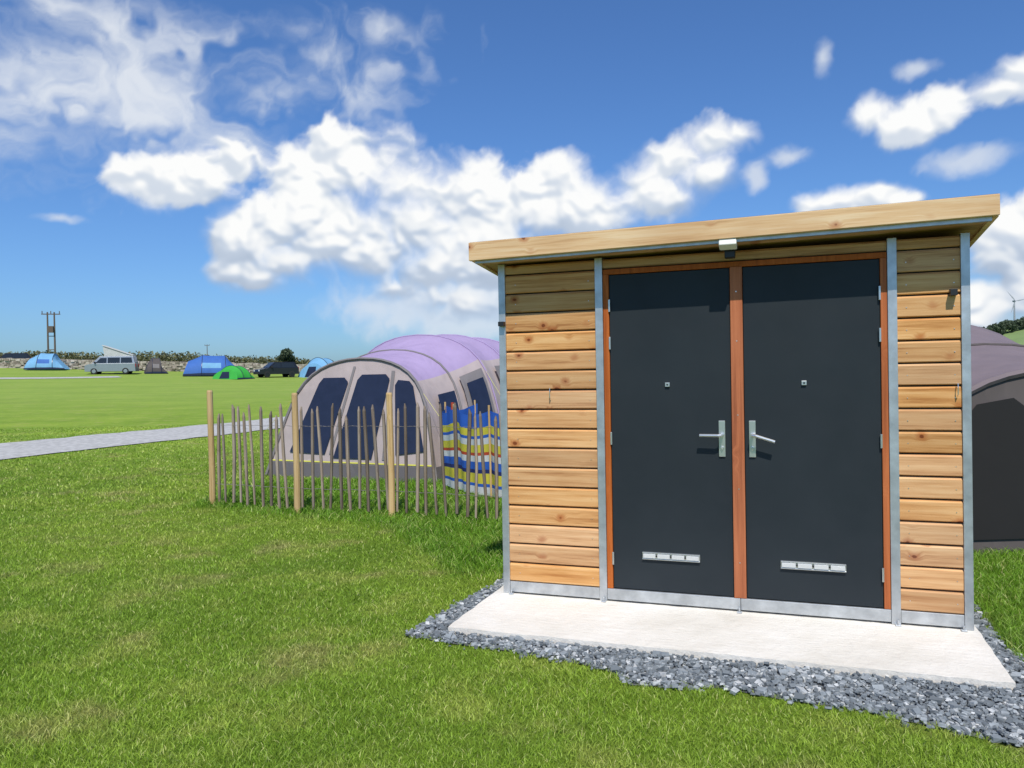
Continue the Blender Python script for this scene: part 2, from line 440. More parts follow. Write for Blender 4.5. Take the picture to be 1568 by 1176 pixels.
for sp,sg,droop in((1.425,-1,0.0),(1.603,1,-.035)):
    mb.box(sp-.019,sp+.019,-.006,.004,.945,1.165)
    mb.tube([(sp,-.006,1.08),(sp,-.055,1.08)],.010,10)
    mb.tube([(sp,-.055,1.08),(sp+sg*.02,-.062,1.078),(sp+sg*.13,-.06,1.078+droop)],.0095,10)
    mb.tube([(sp,-.006,1.00),(sp,-.016,1.00)],.010,10); mb.box(sp-.004,sp+.004,-.018,-.006,.985,1.0)
for s,z in((1.098,1.39),(1.90,1.39)): mb.box(s-.014,s+.014,-.008,.004,z-.013,z+.013)
for s0,s1,z in((.925,1.282,.31),(1.755,2.117,.305)):
    mb.box(s0,s1,-.004,.004,z-.024,z+.022)
    mb.box(s0,s1,-.012,-.004,z+.016,z+.022); mb.box(s0,s1,-.012,-.004,z-.024,z-.018)
    n4=4; L=(s1-s0)/n4
    for i in range(n4):
        mb.box(s0+i*L+.006,s0+(i+1)*L-.006,-.016,-.004,z-.014,z+.012,1)
for s,zz in((.737,(.28,1.05,1.66,1.90)),(2.312,(.28,1.05,1.66,1.90))):
    for z in zz:
        mb.tube([(s,-.009,z-.04),(s,-.009,z+.04)],.007,8)
mb.obj('ironmongery',[M_steel,M_seg],shed,bevel=.0015)
mb=MB()
for s0,s1,z in((.925,1.282,.31),(1.755,2.117,.305)):
    n4=4; L=(s1-s0)/n4
    for i in range(1,n4): mb.tube([(s0+i*L,-.0165,z),(s0+i*L,-.0145,z)],.006,8)
for s,z in((1.098,1.39),(1.90,1.39)): mb.tube([(s,-.010,z),(s,-.0075,z)],.006,8)
mb.box(-.01,.03,-.05,-.013,1.795,1.825); mb.box(2.665,2.70,-.05,-.002,1.865,1.90)
mb.obj('dark_fittings',[M_black],shed,bevel=.002)
mb=MB()
for s,z in((.335,1.345),(2.70,1.345)):
    mb.tube([(s,-.004,z+.03),(s,-.025,z+.03),(s,-.028,z+.01),(s,-.025,z-.03),(s,-.008,z-.04)],.003,6)
mb.obj('hooks',[M_steel],shed)
# roof
OV=.23; RL,RR=-.138,2.868
zt=lambda s:2.333+.036*(s-RL)/(RR-RL)
mb=MB()
BK=DEP+.15; drop=.16
def slopez(t): return -drop*(t+OV)/(BK+OV)
mb.add([(RL,-OV,zt(RL)-.118),(RR,-OV,zt(RR)-.110),(RR,-OV+.03,zt(RR)-.110),(RL,-OV+.03,zt(RL)-.118),
        (RL,-OV,zt(RL)),(RR,-OV,zt(RR)),(RR,-OV+.03,zt(RR)),(RL,-OV+.03,zt(RL))],
       [(0,3,2,1),(4,5,6,7),(0,1,5,4),(2,3,7,6),(0,4,7,3),(1,2,6,5)],0,.37)
for s in(RL,RR-.03):
    y0=-OV+.031
    vs=[]
    for zz,dz in((-.112,0),(0,0)):
        for t in(y0,BK):
            for x in(s,s+.03): vs.append((x,t,zt(s)+zz+slopez(t)))
    mb.add(vs,[(0,2,3,1),(4,5,7,6),(0,1,5,4),(2,6,7,3),(0,4,6,2),(1,3,7,5)],0,.6+s*.1)
mb.obj('fascia',[M_fascia],shed,bevel=.003)
mb=MB()
def slab3(s0,s1,t0,t1,zo0,zo1,mi):
    vs=[]
    for zz in(zo0,zo1):
        for t in(t0,t1):
            for x in(s0,s1): vs.append((x,t,zt(x)+zz+slopez(t)))
    mb.add(vs,[(0,2,3,1),(4,5,7,6),(0,1,5,4),(2,6,7,3),(0,4,6,2),(1,3,7,5)],mi)
slab3(RL+.031,RR-.031,-OV+.032,BK-.01,-.100,-.085,1)
slab3(RL+.004,RR-.004,-OV+.012,BK+.01,.0015,.004,0)
slab3(RL+.031,RR-.031,-OV+.032,-OV+.05,-.130,-.101,2)
mb.obj('roof_deck',[M_roof,M_board,M_galv],shed)
mb=MB()
Mx=Matrix.Translation((1.49,-.19,2.208))@Matrix.Rotation(D2R(-20),4,'X')
mb.box(-.05,.05,-.04,.03,-.020,.022,0,0,Mx)
mb.box(-.030,.030,-.02,.03,-.072,-.024,1,0,Matrix.Translation((1.495,-.12,2.21)))
mb.box(-.015,.015,0,.11,-.012,.012,1,0,Matrix.Translation((1.495,-.12,2.17)))
mb.obj('security_light',[M_white,M_black],shed,bevel=.006)

# ------------------------------------------------------------------ GRASS blades
def blades(n,y0,y1,pw,hmin,hmax,wbase,name,parent):
    u=rng.random(n)
    e=1-pw
    y=(y0**e+u*(y1**e-y0**e))**(1/e)
    x=rng.uniform(-1,1,n)*(y*.72+1.0)
    s,t=w2s(x,y)
    k=~inpoly(s+rng.normal(0,.025,n)+.03*np.sin(t*23+s*7),t+rng.normal(0,.03,n)+.03*np.sin(s*17)+.02*np.sin(s*41+1),GP)
    cx=np.interp(y,[2,9,17,24.5,30,40],[-16,-14.2,-12.0,-9.3,-7.4,-2]); k&=np.abs(x-cx)>2.2
    x,y=x[k],y[k]; n=len(x)
    yl=np.interp(x,[-3.9,-1.3,-.45],[9.2,7.7,5.7])
    tall=((y>yl)&(x<.6)&(x>-3.9)&(y<11.5)).astype(float)*np.clip((y-yl)/.35,0,1)
    s,t=w2s(x,y)
    tall=np.maximum(tall,((s>2.9)&(t>-.6)).astype(float)*.8)
    clump=.5+.5*np.sin(x*3.1+1.3*np.sin(y*2.3))*np.sin(y*3.7+1.7*np.sin(x*1.9))
    c2=.5+.5*np.sin(x*11.3+2.1*np.sin(y*7.3+x))*np.sin(y*9.7+1.9*np.sin(x*8.1))
    h=rng.uniform(hmin,hmax,n)*(.75+.35*clump+.35*c2)*(1+1.5*tall)
    w=wbase*(y/3.)**.75*rng.uniform(.7,1.3,n)
    yaw=rng.uniform(0,6.283,n); ld=rng.uniform(0,6.283,n)+0.8*np.sin(x*2.1+y); lm=h*rng.uniform(.3,1.3,n)
    z=tz(x,y)
    b=np.stack([x,y,z-.004],1); side=np.stack([np.cos(yaw),np.sin(yaw),0*yaw],1)*(w/2)[:,None]
    L=np.stack([np.cos(ld)*lm,np.sin(ld)*lm,0*ld],1); up=np.stack([0*h,0*h,h],1)
    v=np.stack([b-side,b+side,b-side*.85+up*.6+L*.35,b+side*.85+up*.6+L*.35,b+up*.95+L],1)
    f=(np.arange(n)[:,None,None]*5+np.array([(0,1,2),(1,3,2),(2,3,4)])[None]).reshape(-1,3)
    r=rng.random(n)
    return np_mesh(name,v.reshape(-1,3),f,[M_blade],{'rnd':('POINT',np.repeat(r,5)),'tall':('POINT',np.repeat(tall,5))},parent)
grass=empty('grass')
blades(400000,2.4,9.5,1.3,.017,.032,.0031,'lawn_near',grass)
blades(140000,9.3,27,1.6,.025,.042,.0040,'lawn_far',grass)

# ------------------------------------------------------------------ paling fence
mb=MB()
FP=[(-3.63,9.42),(-2.455,8.86),(-1.334,8.53),(-.132,7.97),(.55,7.75)]
for i,(x,y) in enumerate(FP):
    if i==3: continue
    hh=(1.40,1.36,1.35,1.3,1.3)[i]; r=.036
    mb.tube([(x,y,GZ-.05),(x+.003,y,.4),(x-.006,y,hh-.02+GZ),(x-.006,y,hh+GZ)],[r*1.05,r,r*.95,r*.8],10,0,random.random())
for (x0,y0),(x1,y1) in zip(FP[:-1],FP[1:]):
    L=math.hypot(x1-x0,y1-y0); n=int(L/.112)
    for i in range(n):
        u=(i+.6+random.uniform(-.15,.15))/n; x=x0+(x1-x0)*u; y=y0+(y1-y0)*u+.05
        h=random.uniform(1.10,1.24); b=random.uniform(.02,.07); lx=random.gauss(-.008,.03); ly=random.gauss(0,.015); r=random.uniform(.017,.024)
        bx=random.gauss(0,.006)
        mb.tube([(x,y,GZ+b),(x+lx*.5+bx,y+ly*.5,GZ+h*.5),(x+lx,y+ly,GZ+h-.05),(x+lx+random.gauss(0,.004),y+ly,GZ+h)],[r*.8,r,r*.9,.007],5,1,random.random())
    for z in(.27,.98):
        for q in(0,.012):
            pts=[]
            for i in range(n*2+1):
                u=i/(n*2); pts.append((x0+(x1-x0)*u,y0+(y1-y0)*u+.05+(.018 if i%2 else -.018)*(1 if q else -1),GZ+z+.004*math.sin(i*1.7)))
            mb.tube(pts,.0020,4,2)
mb.obj('paling_fence',[M_post,M_pale,M_wire])

# ------------------------------------------------------------------ tents
F_beige=fabric('tent_beige',(.54,.45,.43)); F_lav=fabric('tent_lavender',(.47,.36,.58)); F_nav=simple('tent_window',(.018,.022,.045),.3,0,.15)
F_skirt=fabric('tent_skirt',(.11,.10,.105),0); F_yel=simple('yellow_piping',(.62,.58,.10),.6); F_mauve=fabric('tent_mauve',(.24,.19,.205))
F_brown=fabric('tent_dark',(.075,.062,.058),0); F_blk=simple('tent_opening',(.006,.006,.006),.9); F_gmid=fabric('tent_grey',(.26,.235,.235))
F_blue=fabric('tent_blue',(.05,.16,.50)); F_lblue=fabric('tent_lightblue',(.20,.45,.70)); F_green=fabric('tent_green',(.05,.45,.06)); F_wht=fabric('canvas_white',(.62,.62,.62))
ZF=[0,.05,.12,.22,.36,.5,.62,.72,.80,.87,.92,.955,.98,.993,1.0]
PROF=('round',)
def xf(z):
    if PROF[0]=='round': return max(0,1-z**2.1)**.55
    return (1-.32*z)*max(0,1-z**7)**.5
def sect(S,zf,side):
    a0,sh,hw,h=S; return Vector((side*hw*xf(zf),a0+sh*zf,h*zf))
def interp(secs,a):
    for A,B in zip(secs[:-1],secs[1:]):
        if a<=B[0] or B is secs[-1]:
            u=(a-A[0])/(B[0]-A[0]); return tuple(A[i]+(B[i]-A[i])*u for i in range(4)),u
def tent(name,loc,rz,secs,band,front_poly=(),side_patches=(),mats=(),pipe=None,ropes=True,cap_mats=(0,0)):
    e=empty(name,loc,rz); mb=MB()
    arc=[(z,-1) for z in ZF]+[(z,1) for z in ZF[-2::-1]]
    rows=[]
    for A,B in zip(secs[:-1],secs[1:]):
        n=5
        for i in range(n):
            u=i/n; S=tuple(A[j]+(B[j]-A[j])*u for j in range(4)); sag=.035*math.sin(math.pi*u)
            rows.append([S,sag])
    rows.append([secs[-1],0]); vs=[]
    for S,sag in rows:
        for z,sd in arc:
            p=sect(S,z,sd); k=1-sag*min(1,z*3)
            vs.append((p.x*k,p.y,p.z*(1-sag*.6*z)))
    na=len(arc)
    for j in range(len(rows)-1):
        for i in range(na-1):
            zf=(arc[i][0]+arc[i+1][0])/2
            mb.f.append([j*na+i,j*na+i+1,(j+1)*na+i+1,(j+1)*na+i]); mb.m.append(band(zf,rows[j][0][0])); mb.a.append(0)
    mb.v=[tuple(v) for v in vs]
    mb.obj('shell',mats,e,smooth=True)
    for idx,(S,cm) in enumerate(((secs[0],cap_mats[0]),(secs[-1],cap_mats[1]))):
        mb=MB()
        for z0,z1 in zip(ZF[:-1],ZF[1:]):
            q=[sect(S,z0,-1),sect(S,z0,1),sect(S,z1,1),sect(S,z1,-1)]
            if idx: q=q[::-1]
            mb.add(q,[(0,1,2,3)],3 if z1<=.125 and cm is not None and len(mats)>3 else cm)
        mb.obj('end_panel',mats,e,smooth=False)
    mb=MB(); S=secs[0]
    for poly,mi in front_poly:
        mb.add([(x,S[0]+S[1]*z/S[3]-.012-(.008 if mi==1 else 0),z) for x,z in poly],[tuple(range(len(poly)))],mi)
    for sd,a0,a1,z0,z1,mi in side_patches:
        m=4; g=[]
        for i in range(m+1):
            for j in range(m+1):
                aa=a0+(a1-a0)*i/m; Si,_=interp(secs,aa); zf=(z0+(z1-z0)*j/m); p=sect(Si,zf,sd); p.x+=sd*(.035 if mi==1 else .015); p.z+=.01; g.append(p)
        mb.add(g,[(i*(m+1)+j,(i+1)*(m+1)+j,(i+1)*(m+1)+j+1,i*(m+1)+j+1) for i in range(m) for j in range(m)],mi)
    if mb.v: mb.obj('windows',mats,e)
    if pipe:
        mb=MB()
        for S,pm,r in pipe:
            pts=[sect(S,z,sd)*1.0+Vector((sd*.012,-.012 if S is secs[0] else 0,.0)) for z,sd in arc]
            mb.tube(pts,r,6,pm)
        mb.obj('piping',mats,e,smooth=True)
    if ropes:
        mb=MB()
        for S in secs[::2][:3]:
            for sd in(-1,1):
                p=sect(S,.75,sd); mb.tube([p,(p.x+sd*1.25,p.y-.3,0.01)],.003,4)
        mb.obj('guy_ropes',[F_yel],e)
    return e
PROF=('box',)
secs=[(0,.42,1.55,1.82),(.95,.32,1.62,1.97),(1.95,.12,1.80,2.25),(2.9,.05,1.80,2.29),(3.9,0,1.80,2.27),(5.3,-.2,1.75,2.15),(6.2,-.8,1.6,1.7)]
PM=[F_beige,F_nav,F_lav,F_skirt,F_yel,F_gmid]
def lb(zf,a): return 3 if zf<.12 else (0 if zf<.80 else 2)
fx=lambda f:(f-.5)*3.1
tent('tunnel_tent',(-2.5,11.75,GZ),D2R(-25),secs,lb,
  front_poly=[([(fx(.13),.38),(fx(.35),.36),(fx(.44),1.46),(fx(.415),1.53),(fx(.285),1.53),(fx(.26),1.44)],1),([(fx(.405),.31),(fx(.63),.31),(fx(.685),1.50),(fx(.66),1.57),(fx(.52),1.57),(fx(.495),1.49)],1),
    ([(fx(.765),.38),(fx(.92),.44),(fx(.825),1.38),(fx(.80),1.46),(fx(.735),1.48),(fx(.72),1.40)],1),
    ([(fx(.375),.36),(fx(.39),.36),(fx(.475),1.70),(fx(.46),1.70)],5),([(fx(.69),.3),(fx(.71),.3),(fx(.71),1.62),(fx(.69),1.62)],5),
    ([(fx(.02),.235),(fx(.98),.235),(fx(.975),.255),(fx(.025),.255)],4)],
  side_patches=[(1,.35,.85,.28,.66,1),(1,1.15,1.85,.35,.74,5),(1,1.25,1.75,.42,.68,1),(1,2.35,3.1,.15,.74,5),(1,3.4,3.8,.3,.6,1)],
  mats=PM,pipe=[(secs[0],5,.024),(secs[1],5,.018),(secs[2],2,.014),(secs[3],2,.012),(secs[4],2,.014)])
secs2=[(0,.35,1.75,1.50),(1.3,.25,1.8,1.74),(2.6,.0,1.9,2.06),(5,0,1.9,2.1),(6.2,-.8,1.6,1.6)]
tent('tunnel_tent',(4.85,6.35,GZ),D2R(3),secs2,lambda zf,a:3 if zf<.12 else (3 if zf<.55 else 2),
  front_poly=[([(-1.30,.12),(-.55,.12),(-.50,1.15),(-.62,1.25),(-.95,1.2),(-1.05,1.1)],1),([(.35,.05),(1.2,.05),(.9,1.2),(.35,1.25)],1),([(-1.12,.45),(-.98,.62),(-.9,.5),(-.8,.66),(-.72,.45)],5),
   ([(-.47,.05),(-.44,.05),(-.40,1.38),(-.43,1.38)],5)],
  mats=[F_brown,F_blk,F_mauve,F_brown,F_yel,F_gmid],pipe=[(secs2[0],2,.035),(secs2[1],0,.02)],cap_mats=(0,0))
PROF=('round',)
def ground_at(x,y): return (x,y,tzf(x,y)-.02)
def small(name,x,y,rz,hw,h,L,m,m2,rp=False):
    s=[(0,.5*h*.5,hw,h*.72),(L*.3,.1,hw*1.02,h),(L*.7,-.1,hw*1.02,h*.97),(L,-.6*h,hw*.9,h*.6)]
    tent(name,ground_at(x,y),D2R(rz),s,lambda zf,a:1 if zf<.1 else (2 if .3<zf<.6 and L*.3<=a<L*.6 else 0),
      front_poly=[([(-hw*.45,.1),(hw*.35,.1),(hw*.25,h*.55),(-hw*.3,h*.55)],1)],mats=[m,F_nav,m2],ropes=rp,cap_mats=(0,0),pipe=[(s[1],1,.03),(s[2],1,.03)])
small('dome_tent',-35.2,84,-70,1.9,2.2,6.2,F_blue,F_lblue)
small('dome_tent',-28.6,78,-20,1.55,1.4,3.0,F_green,F_green)
small('dome_tent',-21.6,84,-30,1.9,2.2,3.5,F_lblue,F_blue)
small('dome_tent',-55.5,90,-75,1.7,1.9,4.2,F_lblue,F_blue)
small('dome_tent',-40.8,87,-60,1.0,1.75,2.4,F_brown,F_gmid)

# windbreak
wb=empty('windbreak')
W_b=fabric('wb_blue',(.03,.13,.55),.3); W_y=fabric('wb_yellow',(.72,.62,.06),.3); W_w=fabric('wb_white',(.72,.72,.70),.3); W_n=fabric('wb_navy',(.02,.03,.15),.3); W_r=fabric('wb_red',(.55,.08,.03),.3)
rowsW=[(0,.10,2),(.10,.14,0),(.14,.27,1),(.27,.32,3),(.32,.42,0),(.42,.50,2),(.50,.54,4),(.54,.64,1),(.64,.72,2),(.72,.76,0),(.76,.86,1),(.86,1.04,0)]
path=[(-.55,11.7),(-.82,11.35),(-.98,10.9),(-.88,10.4),(-.62,9.9),(-.35,9.55),(-.05,9.25),(.4,9.0),(.9,8.9)]
pp=[]
for i in range(len(path)-1):
    for k_ in range(8):
        u=k_/8; pp.append((path[i][0]*(1-u)+path[i+1][0]*u,path[i][1]*(1-u)+path[i+1][1]*u))
pp.append(path[-1]); pa=np.array(pp)
for _ in range(10): pa[1:-1]=.5*pa[1:-1]+.25*(pa[:-2]+pa[2:])
mb=MB()
for z0,z1,mi in rowsW:
    vs=[]
    for i,(x,y) in enumerate(pa):
        for z in(z0,z1):
            wv=.035*math.sin(i*.8+z*1.2)*math.sin(i*.8*.37+2)
            sag=-.09*math.sin(math.pi*((i%14)/14))
            vs.append((x+wv,y+wv*.6,GZ+.05+z*1.02+sag*(z-.1)))
    mb.add(vs,[(2*i,2*i+2,2*i+3,2*i+1) for i in range(len(pa)-1)],mi)
mb.obj('cloth',[W_b,W_y,W_w,W_n,W_r],wb,smooth=True)
mb=MB()
for i in range(0,len(pa),14): mb.tube([(pa[i][0],pa[i][1]-.02,GZ-.02),(pa[i][0]-.01,pa[i][1]-.02,GZ+1.16)],.013,7,0,random.random())
mb.tube([(-.80,10.45,GZ+1.0),(-.80,10.45,GZ+1.17)],.02,7,1)
mb.obj('poles',[M_post,W_r],wb)

# ------------------------------------------------------------------ vehicles
M_silver=simple('silver_paint',(.36,.38,.39),.3,.6,.05); M_blkp=simple('black_paint',(.015,.016,.02),.2,.0,.05); M_glass=simple('car_glass',(.02,.025,.03),.08,0,.05); M_tyre=simple('tyre',(.02,.02,.02),.9); M_lamp=simple('lamp',(.7,.7,.68),.2); M_red=simple('tail_lamp',(.4,.02,.02),.3)
def vehicle(name,x,y,rz,L,Wd,body,cabin,paint,wheels,wins,pop=False):
    e=empty(name,ground_at(x,y),D2R(rz)); mb=MB()
    mb.prismy(body,-Wd/2,Wd/2,0)
    mb.prismy(cabin,-Wd/2+.03,Wd/2-.03,0,0,top=(max(p[1] for p in cabin),.16))
    zb=min(p[1] for p in cabin); ztp=max(p[1] for p in cabin)
    for w in wins:
        for sd in(-1,1):
            vs=[]
            for px,pz in w:
                k=(pz-zb)/(ztp-zb)*.16; vs.append((px,sd*(Wd/2-.03-k+.012),pz))
            mb.add(vs if sd<0 else vs[::-1],[tuple(range(len(w)))],1)
    for A,B,d in((cabin[0],cabin[1],-1),(cabin[-1],cabin[-2],1)):
        q=[]
        for u,ww in((.12,Wd/2-.12),(.9,Wd/2-.27)):
            px=A[0]+(B[0]-A[0])*u+d*.015; pz=A[1]+(B[1]-A[1])*u+.012
            q.append((px,-ww,pz)); q.append((px,ww,pz))
        mb.add([q[0],q[1],q[3],q[2]],[(0,1,2,3) if d>0 else (3,2,1,0)],1)
    x0=min(p[0] for p in body); x1=max(p[0] for p in body)
    for sd in(-1,1):
        mb.box(x0-.02,x0+.10,sd*Wd*.36-.14,sd*Wd*.36+.14,.66,.82,3); mb.box(x1-.06,x1+.02,sd*Wd*.42-.08,sd*Wd*.42+.08,.75,1.1,4)
        mb.box(cabin[0][0]+.25,cabin[0][0]+.4,sd*(Wd/2+.1)-.09,sd*(Wd/2+.1)+.09,zb+.02,zb+.2,2)
    mb.box(x0-.03,x0+.05,-Wd*.3,Wd*.3,.35,.6,2)
    for wx in wheels:
        for sd in(-1,1):
            mb.tube([(wx,sd*(Wd/2-.2),.33),(wx,sd*(Wd/2+.015),.33)],.335,16,2); mb.tube([(wx,sd*(Wd/2+.01),.33),(wx,sd*(Wd/2+.03),.33)],.2,12,0)
    if pop:
        zr=ztp
        mb.add([(.9-L/2+1.0,-.7,zr+.01),(L/2-.35,-.7,zr+.01),(L/2-.35,.7,zr+.01),(.9-L/2+1.0,.7,zr+.01),(-L/2+1.75,-.7,zr+1.05),(-L/2+1.75,.7,zr+1.05)],
          [(0,1,4),(3,5,2),(0,4,5,3),(1,2,5,4)],5)
        Mx=Matrix.Translation((L/2-.4,0,zr+.06))@Matrix.Rotation(math.atan2(1.02,L-2.2),4,'Y')
        mb.box(-(L-1.9),.1,-.78,.78,0,.09,6,0,Mx)
    mb.obj('bodywork',[paint,M_glass,M_tyre,M_lamp,M_red,F_wht,F_wht],e,bevel=.02)
    return e
vb=[(-2.5,.3),(-2.5,.85),(-2.38,1.02),(-1.75,1.15),(2.45,1.15),(2.5,.3)]
vc=[(-1.8,1.15),(-1.05,1.92),(2.25,1.95),(2.45,1.15)]
vw=[[(-1.45,1.2),(-.35,1.2),(-.35,1.75),(-.95,1.75)],[(-.25,1.2),(.95,1.2),(.95,1.78),(-.25,1.78)],[(1.05,1.2),(2.2,1.2),(2.1,1.78),(1.05,1.78)]]
vehicle('camper_van',-43.3,85,14,5,1.9,vb,vc,M_silver,(-1.6,1.5),vw,True)
cb=[(-2.2,.35),(-2.2,.85),(-1.2,1.0),(2.1,1.02),(2.15,.35)]; cc=[(-1.25,1.0),(-.5,1.62),(1.7,1.65),(2.1,1.0)]
cw=[[(-.95,1.05),(.1,1.05),(.1,1.52),(-.45,1.52)],[(.2,1.05),(1.75,1.05),(1.5,1.53),(.2,1.53)]]
vehicle('parked_car',-25.2,84,40,4.3,1.8,cb,cc,M_blkp,(-1.4,1.35),cw)
vehicle('parked_car',-60.0,94,30,4.3,1.8,cb,cc,M_blkp,(-1.4,1.35),cw)

# ------------------------------------------------------------------ foliage
def leaves(name,centres,radii,n,size,mat,parent=None):
    C=np.array(centres); Rr=np.array(radii); wgt=np.prod(Rr,axis=1)**(2/3); wgt/=wgt.sum()
    idx=rng.choice(len(C),n,p=wgt); d=rng.normal(size=(n,3)); d/=np.linalg.norm(d,axis=1)[:,None]
    rad=rng.random(n)**.35*rng.uniform(.85,1.12,n); p=C[idx]+d*Rr[idx]*rad[:,None]
    a=rng.normal(size=(n,3)); a/=np.linalg.norm(a,axis=1)[:,None]; b=np.cross(a,rng.normal(size=(n,3))); b/=np.linalg.norm(b,axis=1)[:,None]
    s=(size*rng.uniform(.5,1.3,n))[:,None]
    v=np.stack([p-a*s,p-b*s*.6,p+a*s,p+b*s*.6],1)
    F=np.arange(n*4).reshape(n,4)
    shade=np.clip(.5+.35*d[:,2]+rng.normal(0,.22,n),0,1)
    return np_mesh(name,v.reshape(-1,3),F,[mat],{'rnd':('FACE',shade)},parent)
cs=[];rs=[]
for x in np.arange(-100,25,.7):
    y=97+ .05*(x+40)+random.uniform(-.6,.6); hgt=1.7+.22*math.sin(x*.11)+.12*math.sin(x*.43+1)+random.uniform(-.1,.1)
    g=tzf(x,y); cs.append((x,y,g+hgt*.45)); rs.append((1.8,1.3,hgt*.62))
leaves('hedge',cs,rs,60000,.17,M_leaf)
def tree(name,x,y,g,h,w,mat,n,size):
    e=empty(name,(0,0,0)); mb=MB()
    mb.tube([(x,y,g-.3),(x+.1,y,g+h*.25),(x+.25,y,g+h*.6)],[w*.09,w*.06,w*.03],7)
    cs=[];rs=[]
    for i in range(11):
        an=random.uniform(0,6.28); rr=random.uniform(0,.36)*w; zz=random.uniform(.38,.88)*h
        c=(x+math.cos(an)*rr+.2,y+math.sin(an)*rr,g+zz); cs.append(c); q=random.uniform(.14,.24)*w; rs.append((q*1.2,q*1.2,q*.8))
        mb.tube([(x+.1,y,g+h*.25),tuple((Vector((x+.1,y,g+h*.25))+Vector(c))/2+Vector((0,0,.1))),c],[w*.03,w*.02,.02],5)
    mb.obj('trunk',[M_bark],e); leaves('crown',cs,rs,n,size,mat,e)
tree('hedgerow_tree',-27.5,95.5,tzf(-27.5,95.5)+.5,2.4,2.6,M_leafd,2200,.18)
n=4200
wx=rng.uniform(-74,-14,n); lvl=rng.integers(0,5,n); wy=92.5+.03*(wx+40)+rng.normal(0,.08,n)
wz=tz(wx,wy)+.12+lvl*.22+rng.normal(0,.03,n)
sz=np.stack([rng.uniform(.14,.34,n),rng.uniform(.15,.3,n),rng.uniform(.09,.15,n)],1)
vs=base[None]*rng.uniform(.8,1.08,(n,8,3))*sz[:,None,:]+np.stack([wx,wy,wz],1)[:,None,:]
np_mesh('dry_stone_wall',vs.reshape(-1,3),(np.arange(n)[:,None,None]*8+fq[None]).reshape(-1,4),[M_wallstone],{'rnd':('FACE',np.repeat(rng.random(n),6))})

M_hill=simple('hill_field',(.16,.23,.075),.95,0,.35,.012)
hx=np.linspace(60,800,60); hy=np.linspace(250,700,40); HX,HY=np.meshgrid(hx,hy)
def hz(x,y): return 2.2+32*np.exp(-.5*(((x-345)/85)**2+((y-440)/90)**2))
HZ=hz(HX,HY)-.6
a=(np.arange(39)[:,None]*60+np.arange(59)[None]).ravel()
np_mesh('hill',np.stack([HX.ravel(),HY.ravel(),HZ.ravel()],1),np.stack([a,a+1,a+61,a+60],1),[M_hill],smooth=True)
cs=[];rs=[]
for i in range(110):
    x=random.uniform(205,330); y=random.uniform(405,425); h=random.uniform(1.6,3.2); g=float(hz(x,y))
    cs.append((x,y,g+h*.8)); rs.append((h*1.0,h*.9,h*.85))
    if random.random()<.4: cs.append((x+random.uniform(-3,3),y-2,g+h*1.4)); rs.append((h*.5,h*.5,h*.6))
leaves('distant_trees',cs,rs,30000,.6,M_leafd)
wt=empty('wind_turbine',(289,450,float(hz(289,450)))); mb=MB(); hh=39.5-float(hz(289,450))
mb.tube([(0,0,0),(0,0,hh)],[.55,.28],12); mb.box(-.4,.4,-.6,1.2,hh-.4,hh+.4); mb.tube([(0,-.6,hh),(0,-1.1,hh)],[.4,.15],10)
for a_ in(130,250,10):
    t_=D2R(a_); d=Vector((math.cos(t_),0,math.sin(t_))); pr=Vector((-d.z,0,d.x)); c=Vector((0,-.9,hh))
    mb.add([c+pr*.12,c-pr*.12,c+d*2.2-pr*.45,c+d*8,c+d*2.2+pr*.25],[(0,1,2,3,4)]); mb.add([c+pr*.12+Vector((0,.08,0)),c-pr*.12+Vector((0,.08,0)),c+d*2.2-pr*.45+Vector((0,.08,0)),c+d*8,c+d*2.2+pr*.25+Vector((0,.08,0))],[(4,3,2,1,0)])
mb.obj('turbine_parts',[M_turb],wt)
M_pole=simple('pole_timber',(.12,.09,.07),.9)
def upole(name,x,y,h,gap,rz=0):
    e=empty(name,ground_at(x,y),rz); mb=MB()
    for q in((-gap/2,gap/2) if gap else (0,)):
        mb.tube([(q,0,-.3),(q,0,h)],[.14,.10],8)
    w=gap/2+.75
    mb.box(-w,w,-.08,.08,h-.35,h-.22)
    if gap:
        mb.box(-gap/2,gap/2,-.06,.06,h*.55,h*.55+.10); mb.box(-gap/2,gap/2,-.06,.06,h*.3,h*.3+.10)
        mb.box(-.35,.35,-.5,-.1,h*.62,h*.62+.9)
    for q in(-w+.1,0,w-.1): mb.tube([(q,0,h-.2),(q,0,h+.15)],.06,6)
    mb.obj('pole_parts',[M_pole],e)
upole('utility_pole',-64.5,110,7.6,.85,.3); upole('utility_pole',-97,250,8.0,0,.2)

